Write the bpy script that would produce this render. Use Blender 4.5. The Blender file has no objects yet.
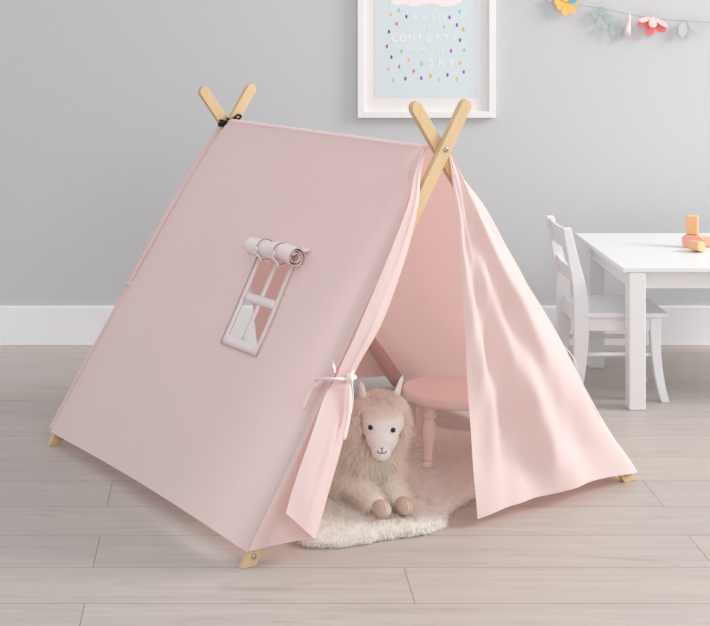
import bpy, bmesh, math, random
import numpy as np
from mathutils import Vector, Matrix, noise
random.seed(7); rng = np.random.default_rng(7)
S = bpy.context.scene; COL = S.collection
PI = math.pi
# ---------------------------------------------------------------- camera
H = 1.65; FP = 1550.0; CX = 226.0; CY = -18.0
cd = bpy.data.cameras.new('camera'); cam = bpy.data.objects.new('camera', cd); COL.objects.link(cam)
cam.location = (0, 0, H); cam.rotation_euler = (PI/2, 0, 0)
cd.sensor_fit = 'HORIZONTAL'; cd.sensor_width = 36; cd.lens = FP/710*36
cd.shift_x = (355-CX)/710; cd.shift_y = -(313-CY)/710
cd.clip_start = .05; cd.clip_end = 60
S.camera = cam
O = Vector((0, 0, H))
def ray(px, py): return Vector(((px-CX)/FP, 1.0, -(py-CY)/FP))
def ground(px, py, z=0.0):
    d = ray(px, py); t = (z-H)/d.z; return O + d*t
def hitplane(px, py, p, n):
    d = ray(px, py); t = (p-O).dot(n)/d.dot(n); return O + d*t
def at_y(px, py, Y): return O + ray(px, py)*Y
# ---------------------------------------------------------------- materials
def lin(c):
    f = lambda v: v/12.92 if v <= .04045 else ((v+.055)/1.055)**2.4
    return tuple(f(x/255.0) for x in c) + (1.0,)
def mat(name, rgb, rough=.5, bump=0, bscale=50, spec=.4, var=0, vscale=8, transl=0, sheen=0, tcol=None, stretch=None, metallic=0, coat=0):
    m = bpy.data.materials.new(name); m.use_nodes = True; nt = m.node_tree; N = nt.nodes; L = nt.links
    b = N['Principled BSDF']; out = N['Material Output']
    c = lin(rgb); b.inputs['Base Color'].default_value = c
    b.inputs['Roughness'].default_value = rough; b.inputs['Specular IOR Level'].default_value = spec
    b.inputs['Metallic'].default_value = metallic
    if sheen: b.inputs['Sheen Weight'].default_value = sheen; b.inputs['Sheen Roughness'].default_value = .6
    tc = N.new('ShaderNodeTexCoord'); mp = N.new('ShaderNodeMapping'); L.new(tc.outputs['Object'], mp.inputs[0])
    if stretch: mp.inputs['Scale'].default_value = stretch
    col_out = None
    if var:
        nz = N.new('ShaderNodeTexNoise'); nz.inputs['Scale'].default_value = vscale; nz.inputs['Detail'].default_value = 4
        L.new(mp.outputs[0], nz.inputs['Vector'])
        cr = N.new('ShaderNodeMix'); cr.data_type = 'RGBA'
        cr.inputs[6].default_value = tuple(min(1, x*(1-var)) for x in c[:3])+(1,)
        cr.inputs[7].default_value = tuple(min(1, x*(1+var)) for x in c[:3])+(1,)
        L.new(nz.outputs['Fac'], cr.inputs[0]); L.new(cr.outputs[2], b.inputs['Base Color']); col_out = cr.outputs[2]
    nrm = None
    if bump:
        n2 = N.new('ShaderNodeTexNoise'); n2.inputs['Scale'].default_value = bscale; n2.inputs['Detail'].default_value = 3
        L.new(mp.outputs[0], n2.inputs['Vector'])
        bp = N.new('ShaderNodeBump'); bp.inputs['Strength'].default_value = bump; bp.inputs['Distance'].default_value = .01
        L.new(n2.outputs['Fac'], bp.inputs['Height']); L.new(bp.outputs[0], b.inputs['Normal']); nrm = bp.outputs[0]
    if transl:
        tr = N.new('ShaderNodeBsdfTranslucent'); tr.inputs[0].default_value = lin(tcol or rgb)
        mx = N.new('ShaderNodeMixShader'); mx.inputs[0].default_value = transl
        if nrm: L.new(nrm, tr.inputs['Normal'])
        L.new(b.outputs[0], mx.inputs[1]); L.new(tr.outputs[0], mx.inputs[2]); L.new(mx.outputs[0], out.inputs[0])
    return m
PINK = (246, 230, 228)
M = {}
M['cloth'] = mat('pink_cotton_canvas', PINK, .9, .10, 900, .15, .015, 5, transl=.30, tcol=(252,210,202), sheen=.1)
M['cloth2'] = mat('pink_cotton_trim', (245, 229, 227), .9, .12, 700, .15, .02, 20)
M['wood'] = mat('pine_wood', (216, 188, 148), .5, .15, 40, .3, .12, 30, stretch=(1, 1, .08))
M['wood_end'] = mat('pine_wood_pale', (240, 214, 176), .5, .1, 40, .3, .06, 30)
M['steel'] = mat('steel', (190, 186, 180), .3, metallic=1, bump=.05, bscale=90)
M['black'] = mat('black_strap', (22, 22, 24), .7, .3, 300)
M['white'] = mat('white_painted_wood', (231, 231, 232), .35, .03, 30, .4, .01, 6)
M['trim'] = mat('white_baseboard_paint', (243, 244, 246), .4, .02, 20, .3, .008, 3)
M['wall'] = mat('grey_wall_paint', (203, 204, 206), .8, .04, 120, .2, .008, 1.5)
M['frame'] = mat('white_frame', (238, 237, 236), .35, .02, 40)
M['mat'] = mat('mat_board', (238, 233, 232), .8, .05, 300)
M['print'] = mat('print_paper', (217, 228, 232), .8, .02, 300, var=.01, vscale=12)
M['ink_white'] = mat('white_ink', (250, 250, 250), .8, var=.01)
M['cloud'] = mat('cloud_ink', (250, 238, 238), .8, var=.02, vscale=60)
M['hoof'] = mat('tan_felt', (208, 184, 166), .9, .3, 300, .1, .08, 60)
M['plush'] = mat('cream_plush', (250, 243, 236), .95, .35, 260, .1, .03, 60, sheen=.3)
M['face'] = mat('white_plush_face', (246, 240, 234), .95, .25, 350, .1, .02, 60, sheen=.3)
M['fleece'] = mat('cream_fleece', (255, 251, 244), .8, .0, 200, .0, .07, 40, transl=.6)
M['fleece_pink'] = mat('blush_fleece', (255, 247, 242), .8, .0, 200, .0, .05, 40, transl=.6)
M['eye'] = mat('black_bead', (12, 10, 10), .12, .02, 50, .6)
M['thread'] = mat('dark_thread', (70, 58, 60), .8, .1, 200)
M['rug'] = mat('sheepskin_pile', (255, 253, 250), .85, .0, 200, .0, .03, 8, transl=.5)
M['stool'] = mat('pale_pink_paint', (250, 234, 231), .45, .03, 40, .35, .01, 8)
M['cordd'] = mat('brown_pink_cord', (160, 125, 125), .9, .2, 600)
M['seam'] = mat('seam_thread', (205, 172, 172), .9, .2, 600)
def felt(name, rgb): return mat(name, rgb, .95, .3, 500, .1, .05, 90)
M['g_yellow'] = felt('felt_yellow', (244, 200, 118)); M['g_blue'] = felt('felt_blue', (110, 178, 240)); M['g_lilac'] = felt('felt_lilac', (205, 190, 215))
M['g_sage'] = felt('felt_sage', (176, 190, 184)); M['g_pale'] = felt('felt_pale_sage', (198, 204, 202)); M['g_coral'] = felt('felt_coral', (236, 120, 122))
M['g_blush'] = felt('felt_blush', (250, 218, 214)); M['g_tassel'] = felt('cotton_tassel', (246, 230, 230)); M['string'] = mat('grey_string', (165, 168, 165), .9, .2, 400)
M['b_orange'] = mat('block_orange', (246, 190, 140), .5, .08, 60, .3, .05, 40); M['b_pink'] = mat('block_pink', (240, 178, 158), .5, .08, 60, .3, .05, 40)
M['b_pale'] = mat('block_pale', (250, 214, 196), .5, .08, 60, .3, .05, 40); M['b_wood'] = mat('block_wood', (238, 190, 144), .5, .08, 60, .3, .05, 40)
# glass pane
m = bpy.data.materials.new('picture_glazing'); m.use_nodes = True; nt = m.node_tree; nt.nodes.clear()
o_ = nt.nodes.new('ShaderNodeOutputMaterial'); t_ = nt.nodes.new('ShaderNodeBsdfTransparent'); g_ = nt.nodes.new('ShaderNodeBsdfGlossy'); g_.inputs['Roughness'].default_value = .05
mx_ = nt.nodes.new('ShaderNodeMixShader'); mx_.inputs[0].default_value = .02; nt.links.new(t_.outputs[0], mx_.inputs[1]); nt.links.new(g_.outputs[0], mx_.inputs[2]); nt.links.new(mx_.outputs[0], o_.inputs[0])
M['glass'] = m
# floor planks
PL, PW = 1.753, .2535
def floor_mat():
    m = bpy.data.materials.new('oak_laminate_planks'); m.use_nodes = True; nt = m.node_tree; N = nt.nodes; L = nt.links
    b = N['Principled BSDF']; b.inputs['Roughness'].default_value = .42; b.inputs['Specular IOR Level'].default_value = .35
    tc = N.new('ShaderNodeTexCoord')
    mp = N.new('ShaderNodeMapping'); mp.inputs['Location'].default_value = (-.5016-PL/2+PL*8, -4.115+16*PW, 0); L.new(tc.outputs['Object'], mp.inputs[0])
    def brick(c1, c2, mo, ms, smooth):
        k = N.new('ShaderNodeTexBrick'); k.offset = .5; k.offset_frequency = 2; k.squash = 1; k.squash_frequency = 1
        k.inputs['Color1'].default_value = c1; k.inputs['Color2'].default_value = c2; k.inputs['Mortar'].default_value = mo
        k.inputs['Scale'].default_value = 1; k.inputs['Mortar Size'].default_value = ms; k.inputs['Mortar Smooth'].default_value = smooth
        k.inputs['Brick Width'].default_value = PL; k.inputs['Row Height'].default_value = PW; L.new(mp.outputs[0], k.inputs['Vector']); return k
    k1 = brick((0, 0, 0, 1), (1, 1, 1, 1), (.5, .5, .5, 1), 0, 0)
    k2 = brick((0, 0, 0, 1), (0, 0, 0, 1), (1, 1, 1, 1), .0013, .35)
    # per-plank offset of the grain
    cmb = N.new('ShaderNodeVectorMath'); cmb.operation = 'MULTIPLY_ADD'; L.new(k1.outputs['Color'], cmb.inputs[0]); cmb.inputs[1].default_value = (7.3, 3.1, 5.7); L.new(tc.outputs['Object'], cmb.inputs[2])
    g = N.new('ShaderNodeMapping'); g.inputs['Scale'].default_value = (1.1, 16, 1); L.new(cmb.outputs[0], g.inputs[0])
    n1 = N.new('ShaderNodeTexNoise'); n1.inputs['Scale'].default_value = 2.0; n1.inputs['Detail'].default_value = 8; n1.inputs['Roughness'].default_value = .62; n1.inputs['Distortion'].default_value = .6; L.new(g.outputs[0], n1.inputs['Vector'])
    g2 = N.new('ShaderNodeMapping'); g2.inputs['Scale'].default_value = (2.2, 9, 1); L.new(cmb.outputs[0], g2.inputs[0])
    n2 = N.new('ShaderNodeTexNoise'); n2.inputs['Scale'].default_value = 1.2; n2.inputs['Detail'].default_value = 5; n2.inputs['Distortion'].default_value = 1.2; L.new(g2.outputs[0], n2.inputs['Vector'])
    r1 = N.new('ShaderNodeValToRGB'); r1.color_ramp.elements[0].position = .25; r1.color_ramp.elements[0].color = lin((180, 170, 163)); r1.color_ramp.elements[1].position = .72; r1.color_ramp.elements[1].color = lin((196, 187, 180))
    L.new(n1.outputs['Fac'], r1.inputs[0])
    r2 = N.new('ShaderNodeValToRGB'); r2.color_ramp.elements[0].position = .60; r2.color_ramp.elements[0].color = (1, 1, 1, 1); r2.color_ramp.elements[1].position = .82; r2.color_ramp.elements[1].color = (.74, .70, .68, 1)
    L.new(n2.outputs['Fac'], r2.inputs[0])
    mu = N.new('ShaderNodeMix'); mu.data_type = 'RGBA'; mu.blend_type = 'MULTIPLY'; mu.inputs[0].default_value = .8; L.new(r1.outputs[0], mu.inputs[6]); L.new(r2.outputs[0], mu.inputs[7])
    r3 = N.new('ShaderNodeValToRGB'); r3.color_ramp.elements[0].color = (.93, .93, .935, 1); r3.color_ramp.elements[1].color = (1.0, .985, .97, 1); L.new(k1.outputs['Color'], r3.inputs[0])
    mu2 = N.new('ShaderNodeMix'); mu2.data_type = 'RGBA'; mu2.blend_type = 'MULTIPLY'; mu2.inputs[0].default_value = 1; L.new(mu.outputs[2], mu2.inputs[6]); L.new(r3.outputs[0], mu2.inputs[7])
    mo = N.new('ShaderNodeMix'); mo.data_type = 'RGBA'; L.new(k2.outputs['Color'], mo.inputs[0]); L.new(mu2.outputs[2], mo.inputs[6]); mo.inputs[7].default_value = lin((118, 106, 98))
    L.new(mo.outputs[2], b.inputs['Base Color'])
    bp = N.new('ShaderNodeBump'); bp.inputs['Strength'].default_value = .06; bp.inputs['Distance'].default_value = .004; L.new(n1.outputs['Fac'], bp.inputs['Height']); L.new(bp.outputs[0], b.inputs['Normal'])
    return m
M['floor'] = floor_mat()
# ---------------------------------------------------------------- object helpers
def link_mesh(name, me, material=None, parent=None, smooth=False):
    o = bpy.data.objects.new(name, me); COL.objects.link(o)
    if material: me.materials.append(material)
    if smooth: me.polygons.foreach_set('use_smooth', [True]*len(me.polygons))
    if parent:
        o.parent = parent; o.matrix_parent_inverse = Matrix.Identity(4)
        me.transform(Matrix.Translation(-abs_loc(parent)))
    me.update(); return o
def abs_loc(p):
    v = Vector((0, 0, 0))
    while p: v += Vector(p.location); p = p.parent
    return v
def from_data(name, verts, faces, material, parent=None, smooth=True):
    me = bpy.data.meshes.new(name); me.from_pydata([tuple(v) for v in verts], [], faces); return link_mesh(name, me, material, parent, smooth)
def from_bm(name, bm, material, parent=None, smooth=False, bevel=0, seg=2):
    me = bpy.data.meshes.new(name); bmesh.ops.recalc_face_normals(bm, faces=bm.faces[:]); bm.to_mesh(me); bm.free()
    o = link_mesh(name, me, material, parent, smooth)
    if bevel:
        md = o.modifiers.new('bevel', 'BEVEL'); md.width = bevel; md.segments = seg; md.limit_method = 'ANGLE'; md.angle_limit = .6
    return o
def thing(name, label, cat, loc=(0, 0, 0), group=None):
    o = bpy.data.objects.new(name, None); o.empty_display_size = .05; COL.objects.link(o); o.location = loc
    o['label'] = label; o['category'] = cat
    if group: o['group'] = group
    return o
def tag(o, label, cat, group=None):
    o['label'] = label; o['category'] = cat
    if group: o['group'] = group
    return o
def struct(o): o['kind'] = 'structure'; return o
def bx(bm, x0, x1, y0, y1, z0, z1, mtx=None):
    r = bmesh.ops.create_cube(bm, size=1)
    for v in r['verts']:
        v.co = Vector(((x0+x1)/2+v.co.x*(x1-x0), (y0+y1)/2+v.co.y*(y1-y0), (z0+z1)/2+v.co.z*(z1-z0)))
        if mtx: v.co = mtx @ v.co
    return r['verts']
def box(name, x0, x1, y0, y1, z0, z1, material, parent=None, bevel=.002, mtx=None):
    bm = bmesh.new(); bx(bm, x0, x1, y0, y1, z0, z1, mtx); return from_bm(name, bm, material, parent, False, bevel)
def catmull(pts, n):
    pts = [Vector(p) for p in pts]; P = [2*pts[0]-pts[1]] + pts + [2*pts[-1]-pts[-2]]; out = []; k = len(pts)-1
    for i in range(n):
        t = i/(n-1)*k; j = min(int(t), k-1); f = t-j; a, b, c, d = P[j:j+4]
        out.append(.5*((2*b)+(c-a)*f+(2*a-5*b+4*c-d)*f*f+(3*b-a-3*c+d)*f**3))
    return out
def tube_data(pts, rads, k=8, flat=1.0, cap=True):
    V = []; F = []; n = len(pts); up = Vector((0, 0, 1)); prev = None
    for i, p in enumerate(pts):
        t = (pts[min(i+1, n-1)]-pts[max(i-1, 0)]).normalized()
        if prev is None:
            a = t.cross(up); a = a if a.length > .1 else t.cross(Vector((1, 0, 0)))
        else: a = prev - t*prev.dot(t)
        a.normalize(); prev = a; b = t.cross(a); r = rads[i] if hasattr(rads, '__len__') else rads
        for j in range(k):
            th = 2*PI*j/k; V.append(p + a*math.cos(th)*r + b*math.sin(th)*r*flat)
    for i in range(n-1):
        for j in range(k): F.append((i*k+j, i*k+(j+1) % k, (i+1)*k+(j+1) % k, (i+1)*k+j))
    if cap: F.append(tuple(range(k))[::-1]); F.append(tuple(range((n-1)*k, n*k)))
    return V, F
def tube(name, pts, rads, material, parent=None, k=8, flat=1.0, n=24):
    pts = catmull(pts, n) if n else [Vector(p) for p in pts]
    if hasattr(rads, '__len__') and len(rads) != len(pts): rads = list(np.interp(np.linspace(0, 1, len(pts)), np.linspace(0, 1, len(rads)), rads))
    V, F = tube_data(pts, rads, k, flat); return from_data(name, V, F, material, parent)
def grid_faces(nr, nc, skip=None):
    F = []
    for i in range(nr-1):
        for j in range(nc-1):
            if skip and skip(i, j): continue
            F.append((i*nc+j, i*nc+j+1, (i+1)*nc+j+1, (i+1)*nc+j))
    return F
def solid(o, t, off=0):
    if o.data.materials and o.data.materials[0] == M['cloth']: return o
    md = o.modifiers.new('thickness', 'SOLIDIFY'); md.thickness = t; md.offset = off; return o
def lathe(name, prof, material, parent, base, axis_mtx=None, k=24):
    V = []; F = []
    for r, z in prof:
        for j in range(k):
            v = Vector((r*math.cos(2*PI*j/k), r*math.sin(2*PI*j/k), z))
            if axis_mtx: v = axis_mtx @ v
            V.append(v+Vector(base))
    n = len(prof)
    for i in range(n-1):
        for j in range(k): F.append((i*k+j, i*k+(j+1) % k, (i+1)*k+(j+1) % k, (i+1)*k+j))
    F.append(tuple(range(k))[::-1]); F.append(tuple(range((n-1)*k, n*k)))
    o = from_data(name, V, F, material, parent)
    md = o.modifiers.new('edges', 'EDGE_SPLIT'); md.split_angle = .9
    return o
# ---------------------------------------------------------------- room
WY = 7.03
struct(box('floor', -7, 8, -3, WY+.2, -.06, 0, M['floor'], None, 0))
struct(box('wall_back', -7, 8, WY+.014, WY+.2, 0, 3.2, M['wall'], None, 0))
bm = bmesh.new(); bx(bm, -7, 8, WY, WY+.0145, 0, .178)
bb = struct(from_bm('baseboard_back', bm, M['trim'], None, False, .003))
# ---------------------------------------------------------------- tent frame geometry
FL = ground(245, 565.5); FR = ground(630.5, 481.5); RL = ground(51, 445)
e = (FR-FL).normalized(); nrm = Vector((e.y, -e.x, 0)).normalized()      # nrm: out of the front, towards the camera
side = (RL-FL); depth = side.length; sdir = -nrm
RL = FL + sdir*depth; RR = FR + sdir*depth
A = hitplane(442, 149, FL, nrm); B0 = A + sdir*depth; B = B0 + e*.012 - Vector((0, 0, .014))
dB = B-B0; RR = RR+Vector((.045, .02, 0)); dRR = Vector((.045, .02, 0)); dRL = Vector((-.014, .0, 0))
W = (FR-FL).length
print('TENT W', W, 'D', depth, 'apex', A, 'ortho', side.normalized().dot(e))
def proj(p): return (CX+FP*p.x/p.y, CY+FP*(H-p.z)/p.y)
print('rear apex px', proj(B), 'RR px', proj(RR), 'RL px', proj(RL))
tent = thing('play_tent', 'pale pink canvas play tent on crossed pine poles, one front flap tied back', 'tent', tuple(((FL+FR+RL+RR)/4)))
def pole(foot, apex, ext, offn, w=.041, d=.02, bolt_side=1):
    ax = (apex-foot); L = ax.length; ax.normalize(); wd = nrm.cross(ax).normalized()
    c = foot + nrm*offn
    bm = bmesh.new()
    # outline in (s along pole, q across): flat bottom cut parallel to floor, clipped rounded top
    tz = ax.z; k = wd.z/tz
    s0a = (0 - (w/2)*wd.z)/tz; s0b = (0 + (w/2)*wd.z)/tz
    Lt = L+ext; r = .011
    out = [(s0a, w/2), (s0b, -w/2), (Lt-r*1.6, -w/2), (Lt-r*.4, -w/2+r*.6), (Lt, -w/2+r*1.5), (Lt, w/2-r*1.5), (Lt-r*.4, w/2-r*.6), (Lt-r*1.6, w/2)]
    lo = [bm.verts.new(c+ax*s+wd*q-nrm*d/2) for s, q in out]; hi = [bm.verts.new(c+ax*s+wd*q+nrm*d/2) for s, q in out]
    n = len(out)
    bm.faces.new(lo); bm.faces.new(hi[::-1])
    for i in range(n): bm.faces.new((lo[i], lo[(i+1) % n], hi[(i+1) % n], hi[i]))
    o = from_bm('pole', bm, M['wood'], tent, False, .002)
    def bolt(p, r=.008):
        q = nrm.to_track_quat('Z', 'Y').to_matrix()
        b = lathe('bolt', [(r, -.001), (r, .002), (r*.7, .004), (r*.55, .0042), (r*.5, .002), (.0005, .002)], M['steel'], o, p, q, 14)
    return o, ax, bolt
pA, axA, bA = pole(FL, A, .172, .0105); pB, axB, bB = pole(FR, A-e*.004, .176, -.0105)
pC, axC, bC = pole(RL+dRL, B-Vector((0, 0, .012))+e*.008, .172, .0105); pD, axD, bD = pole(RR, B-Vector((0, 0, .012))-e*.010, .172, -.0105)
bA(A+nrm*.0210); bA(FL+axA*.034+nrm*.0210); bB(FR+axB*.034-nrm*.0000)
bC(RL+axC*.03+nrm*.021); bD(RR+axD*.03)
ridge_pts = [A-nrm*.13-Vector((0, 0, .026)), B+nrm*.022-Vector((0, 0, .026))]
tube('ridge_pole', ridge_pts, .011, M['wood'], tent, 12, 1, 0)
# ---------------------------------------------------------------- left side panel with window
# front/rear edges of the panel
OUT = Vector((-e.x, -e.y, 0))
Tf = hitplane(427, 144.5, A, (e.cross(Vector((0, 0, 1))).cross(Vector((0,0,1)))).normalized()) if False else None
u_top = .0
slopeL = (A-FL).normalized(); pnL = sdir.cross(slopeL).normalized()
if pnL.dot(OUT) < 0: pnL = -pnL
slopeR = (A-FR).normalized(); pnR = sdir.cross(slopeR).normalized()
if pnR.dot(-OUT) < 0: pnR = -pnR
PO = FL + pnL*.024                      # origin of panel coordinates: a along depth (front->rear), b up the slope
LS = (A-FL).length
def PLp(a, b, off=0):
    t = b/LS; k = a/depth; return PO + sdir*a + slopeL*b + pnL*off + dB*t*k + dRL*(1-t)*k
def pix2ab(px, py):
    q = hitplane(px, py, PO, pnL)-PO; return q.dot(sdir), q.dot(slopeL)
print('top front ab', pix2ab(427, 144.5), 'LS', LS, 'top rear', pix2ab(228, 120.5), 'bot front', pix2ab(243, 553), 'bot rear', pix2ab(55, 438))
for nme, q in dict(tl=(258, 257), bl=(227.4, 332), br=(256.5, 343), tr=(288, 271), roll_l=(250, 243), roll_r=(306, 252), fbl=(217, 334), fbr=(258, 354), mun_t=(275, 262), mun_b=(243, 340), bar_l=(252, 290), bar_r=(283, 300)).items(): print(nme, [round(v, 3) for v in pix2ab(*q)])
BT = LS-.012; BB = .035
atf, abf = .075, -.020       # front edge a at top / bottom
atr, abr = depth-.004, depth+.012
HA0, HA1, HB0, HB1 = HOLE = (0.414, 0.597, 0.584, .880)
SH = .115
def edge_f(b): t = (b-BB)/(BT-BB); return abf+(atf-abf)*t
def edge_r(b): t = (b-BB)/(BT-BB); return abr+(atr-abr)*t-.045*max(0, t)**8
def wav(a, b):
    v = Vector((a*3.1, b*2.2, 1.7)); w = .010*noise.noise(v)+.003*noise.noise(v*3.3)
    t = (b-BB)/(BT-BB); sag = -.018*math.sin(PI*t)*math.sin(PI*max(0, min(1, a/depth)))
    return w*math.sin(PI*max(0.02, min(1, t)))*1.0 + sag*.6
def hemlift(a): return .010*math.sin(PI*a/depth)
def surfL(a, b, off=0, sh=False):
    if sh: a += SH*(b-HB0)
    return PLp(a, b, wav(a, b)+off)
def build_left():
    global HOLE
    nb = [9, 14, 14]; na = [16, 9, 20]
    bs = list(np.linspace(BB, HB0, nb[0]*2, endpoint=False))+list(np.linspace(HB0, HB1, nb[1], endpoint=False))+list(np.linspace(HB1, BT, nb[2]))
    V = []; jh0 = na[0]; jh1 = na[0]+na[1]; nc = sum(na)
    for b in bs:
        k_ = SH*(b-HB0); As = list(np.linspace(edge_f(b), HA0+k_, na[0], endpoint=False))+list(np.linspace(HA0+k_, HA1+k_, na[1], endpoint=False))+list(np.linspace(HA1+k_, edge_r(b), na[2]))
        t = (b-BB)/(BT-BB)
        for a in As: V.append(surfL(a, b+hemlift(a)*(1-t)**6))
    ih0 = nb[0]*2; ih1 = ih0+nb[1]
    F = grid_faces(len(bs), nc, lambda i, j: ih0 <= i < ih1 and jh0 <= j < jh1)
    o = solid(from_data('side_panel', V, F, M['cloth'], tent), .0016, 0)
    return o
panelL = build_left()
def strip(name, pts_ab, wid, off, material, parent, thick=.0016, n=10):
    # flat band along a line in panel coordinates
    (a0, b0), (a1, b1) = pts_ab; d = Vector((a1-a0, b1-b0)).normalized(); q = Vector((-d.y, d.x))*wid/2
    V = []
    for i in range(n):
        t = i/(n-1); a = a0+(a1-a0)*t; b = b0+(b1-b0)*t
        V += [surfL(a-q.x, b-q.y, off, True), surfL(a+q.x, b+q.y, off, True)]
    o = from_data(name, V, [(2*i, 2*i+1, 2*i+3, 2*i+2) for i in range(n-1)], material, parent); return solid(o, thick, 0)
def frame_band():
    # one border ring round the opening
    w = .026; V = []; F = []
    ring_in = []; ring_out = []
    def along(p, q, n=8): return [(p[0]+(q[0]-p[0])*i/n, p[1]+(q[1]-p[1])*i/n) for i in range(n)]
    ci = [(HA0, HB0), (HA1, HB0), (HA1, HB1), (HA0, HB1)]; co = [(HA0-w, HB0-w*1.35), (HA1+w, HB0-w*1.35), (HA1+w, HB1+w*1.6), (HA0-w, HB1+w*1.6)]
    for k in range(4): ring_in += along(ci[k], ci[(k+1) % 4]); ring_out += along(co[k], co[(k+1) % 4])
    n = len(ring_in); V = [surfL(a, b, .0030, True) for a, b in ring_in]+[surfL(a, b, .0026, True) for a, b in ring_out]
    F = [(i, (i+1) % n, n+(i+1) % n, n+i) for i in range(n)]
    o = solid(from_data('window_frame', V, F, M['cloth2'], tent), .002, 0)
    # stitched seam line round the frame
    pts = [surfL(a, b, .0048, True) for a, b in ring_out]; pts.append(pts[0])
    Vt, Ft = tube_data(pts, .0016, 5); from_data('seam', Vt, Ft, M['seam'], o)
    return o
wf = frame_band()
hac = (HA0+HA1)/2; hbc = HB0+(HB1-HB0)*.46
strip('window_bar', [(hac, HB0-.004), (hac, HB1+.004)], .024, .001, M['cloth2'], wf)
strip('window_bar', [(HA0-.004, hbc), (HA1+.004, hbc)], .030, .0035, M['cloth2'], wf)
# rolled window blind
def blind():
    V = []; F = []; ns = 46; nl = 40; a0, a1 = .383, .668; bc = .880; offc = .034
    for i in range(nl):
        a = a0+(a1-a0)*i/(nl-1); u = i/(nl-1)
        pinch = 1-.13*math.exp(-((u-.33)/.03)**2)-.13*math.exp(-((u-.70)/.03)**2)
        for k in range(ns):
            th = k/(ns-1)*2*PI*2.6; r = (.012+.0235*(k/(ns-1)))*pinch*(1+.06*math.sin(9*u+th*1.3)); r += .0012*noise.noise(Vector((u*9, th, 0)))
            # hang-off: last bit joins the panel above the opening
            V.append(PLp(a, bc+.004*math.sin(5*u) + r*math.sin(th)*.95, offc + wav(a, bc)+r*math.cos(th)))
    F = grid_faces(nl, ns)
    o = solid(from_data('window_blind', V, F, M['cloth2'], tent), .0012, 0)
    # hanging band that joins roll to panel
    V = []
    for i in range(nl):
        a = a0-.004+(a1-a0+.008)*i/(nl-1)
        for s in np.linspace(0, 1, 6): V.append(PLp(a, bc+.046-.016*s, wav(a, bc)+.003+.014*s**2))
    solid(from_data('blind_hem', V, grid_faces(nl, 6), M['cloth2'], o), .0016)
    for u in (.33, .70):
        a = a0+(a1-a0)*u; pts = []
        for k in range(15):
            th = -.3+k/14*(2*PI-.2); pts.append(PLp(a, bc+.0345*math.sin(th), offc+wav(a, bc)+.034*math.cos(th)))
        c = tube('tie_cord', pts, .0015, M['cordd'], o, 6, 1, 30)
        p0 = PLp(a, bc-.026, offc+.014)
        for sgn, ln in ((-1, .022), (1, .014)):
            q1 = PLp(a+sgn*.018, bc-.030, offc+.022); q2 = PLp(a+sgn*.040, bc-.030-ln*.5, offc+.010); q3 = PLp(a+sgn*.034, bc-.03-ln, offc+.0)
            tube('tie_tail', [p0, q1, q2, q3], .0030, M['cloth2'], o, 6, .4, 14)
        lp = [p0, PLp(a-.014, bc-.010, offc+.034), PLp(a-.028, bc-.018, offc+.034), PLp(a-.018, bc-.034, offc+.026), p0]
        tube('tie_bow', lp, .0026, M['cloth2'], o, 6, .5, 18)
    return o
blind()
# ---------------------------------------------------------------- right side panel
PR = FR + pnR*.0245
def surfR(a, b):
    t = b/LR; w = min(1, abs(a-.0)/.3)*.009*noise.noise(Vector((a*2.7+5, b*2.1, .3)))
    return PR + sdir*a + slopeR*b + pnR*(w*math.sin(PI*min(1, max(0, t))) - .012*math.sin(PI*t)*math.sin(PI*a/depth) + .006 - .018*t + .009*math.sin(PI*min(1, max(0, t)))) + (dRR*(1-t)+dB*t)*a/depth
LR = (A-FR).length
V = []; nr, nc = 60, 60
for i in range(nr):
    b = .014+(LR-.014-.014)*i/(nr-1); t = i/(nr-1)
    for j in range(nc):
        a0 = 0.008 + .06*t; a1 = depth+.030-.075*t**6; a = a0+(a1-a0)*j/(nc-1); V.append(surfR(a, b+.006*math.sin(PI*a/depth)*(1-t)**6))
solid(from_data('side_panel', V, grid_faces(nr, nc), M['cloth'], tent), .0016)
# cap over the ridge joining both panels
V = []
for j in range(30):
    u = j/29; aL = atf+(atr-.045-atf)*u
    pl = PLp(aL, BT-.004, .0015+wav(aL, BT)); pr = surfR(aL, LR-.018)+pnR*.0015
    for s in np.linspace(0, 1, 9):
        p = pl.lerp(pr, s); p = p + Vector((0, 0, 1))*(.010*(1-(2*s-1)**2)); V.append(p)
solid(from_data('ridge_cap', V, grid_faces(30, 9), M['cloth'], tent), .0016)
# ---------------------------------------------------------------- front flaps
def fpt(px, py, off): return hitplane(px, py, FL+nrm*off, nrm)
def sheet(name, rows, nr, nc, mat_, post=None, parent=None):
    # rows: list of rows, each list of control points (same count)
    fine = [catmull(r, nc) for r in rows]; V = [None]*(nr*nc)
    for j in range(nc):
        col = catmull([fine[i][j] for i in range(len(rows))], nr)
        for i in range(nr): V[i*nc+j] = post(col[i], i/(nr-1), j/(nc-1)) if post else col[i]
    for v in V:
        if v.z < .004: v.z = .004
    return solid(from_data(name, V, grid_faces(nr, nc), mat_, parent or tent), .0018, 0)
def panel_edge_at(py):
    lo, hi = BB, BT
    for _ in range(40):
        m_ = (lo+hi)/2
        if proj(surfL(edge_f(m_), m_))[1] > py: lo = m_
        else: hi = m_
    return surfL(edge_f(lo), lo, .001)
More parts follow.
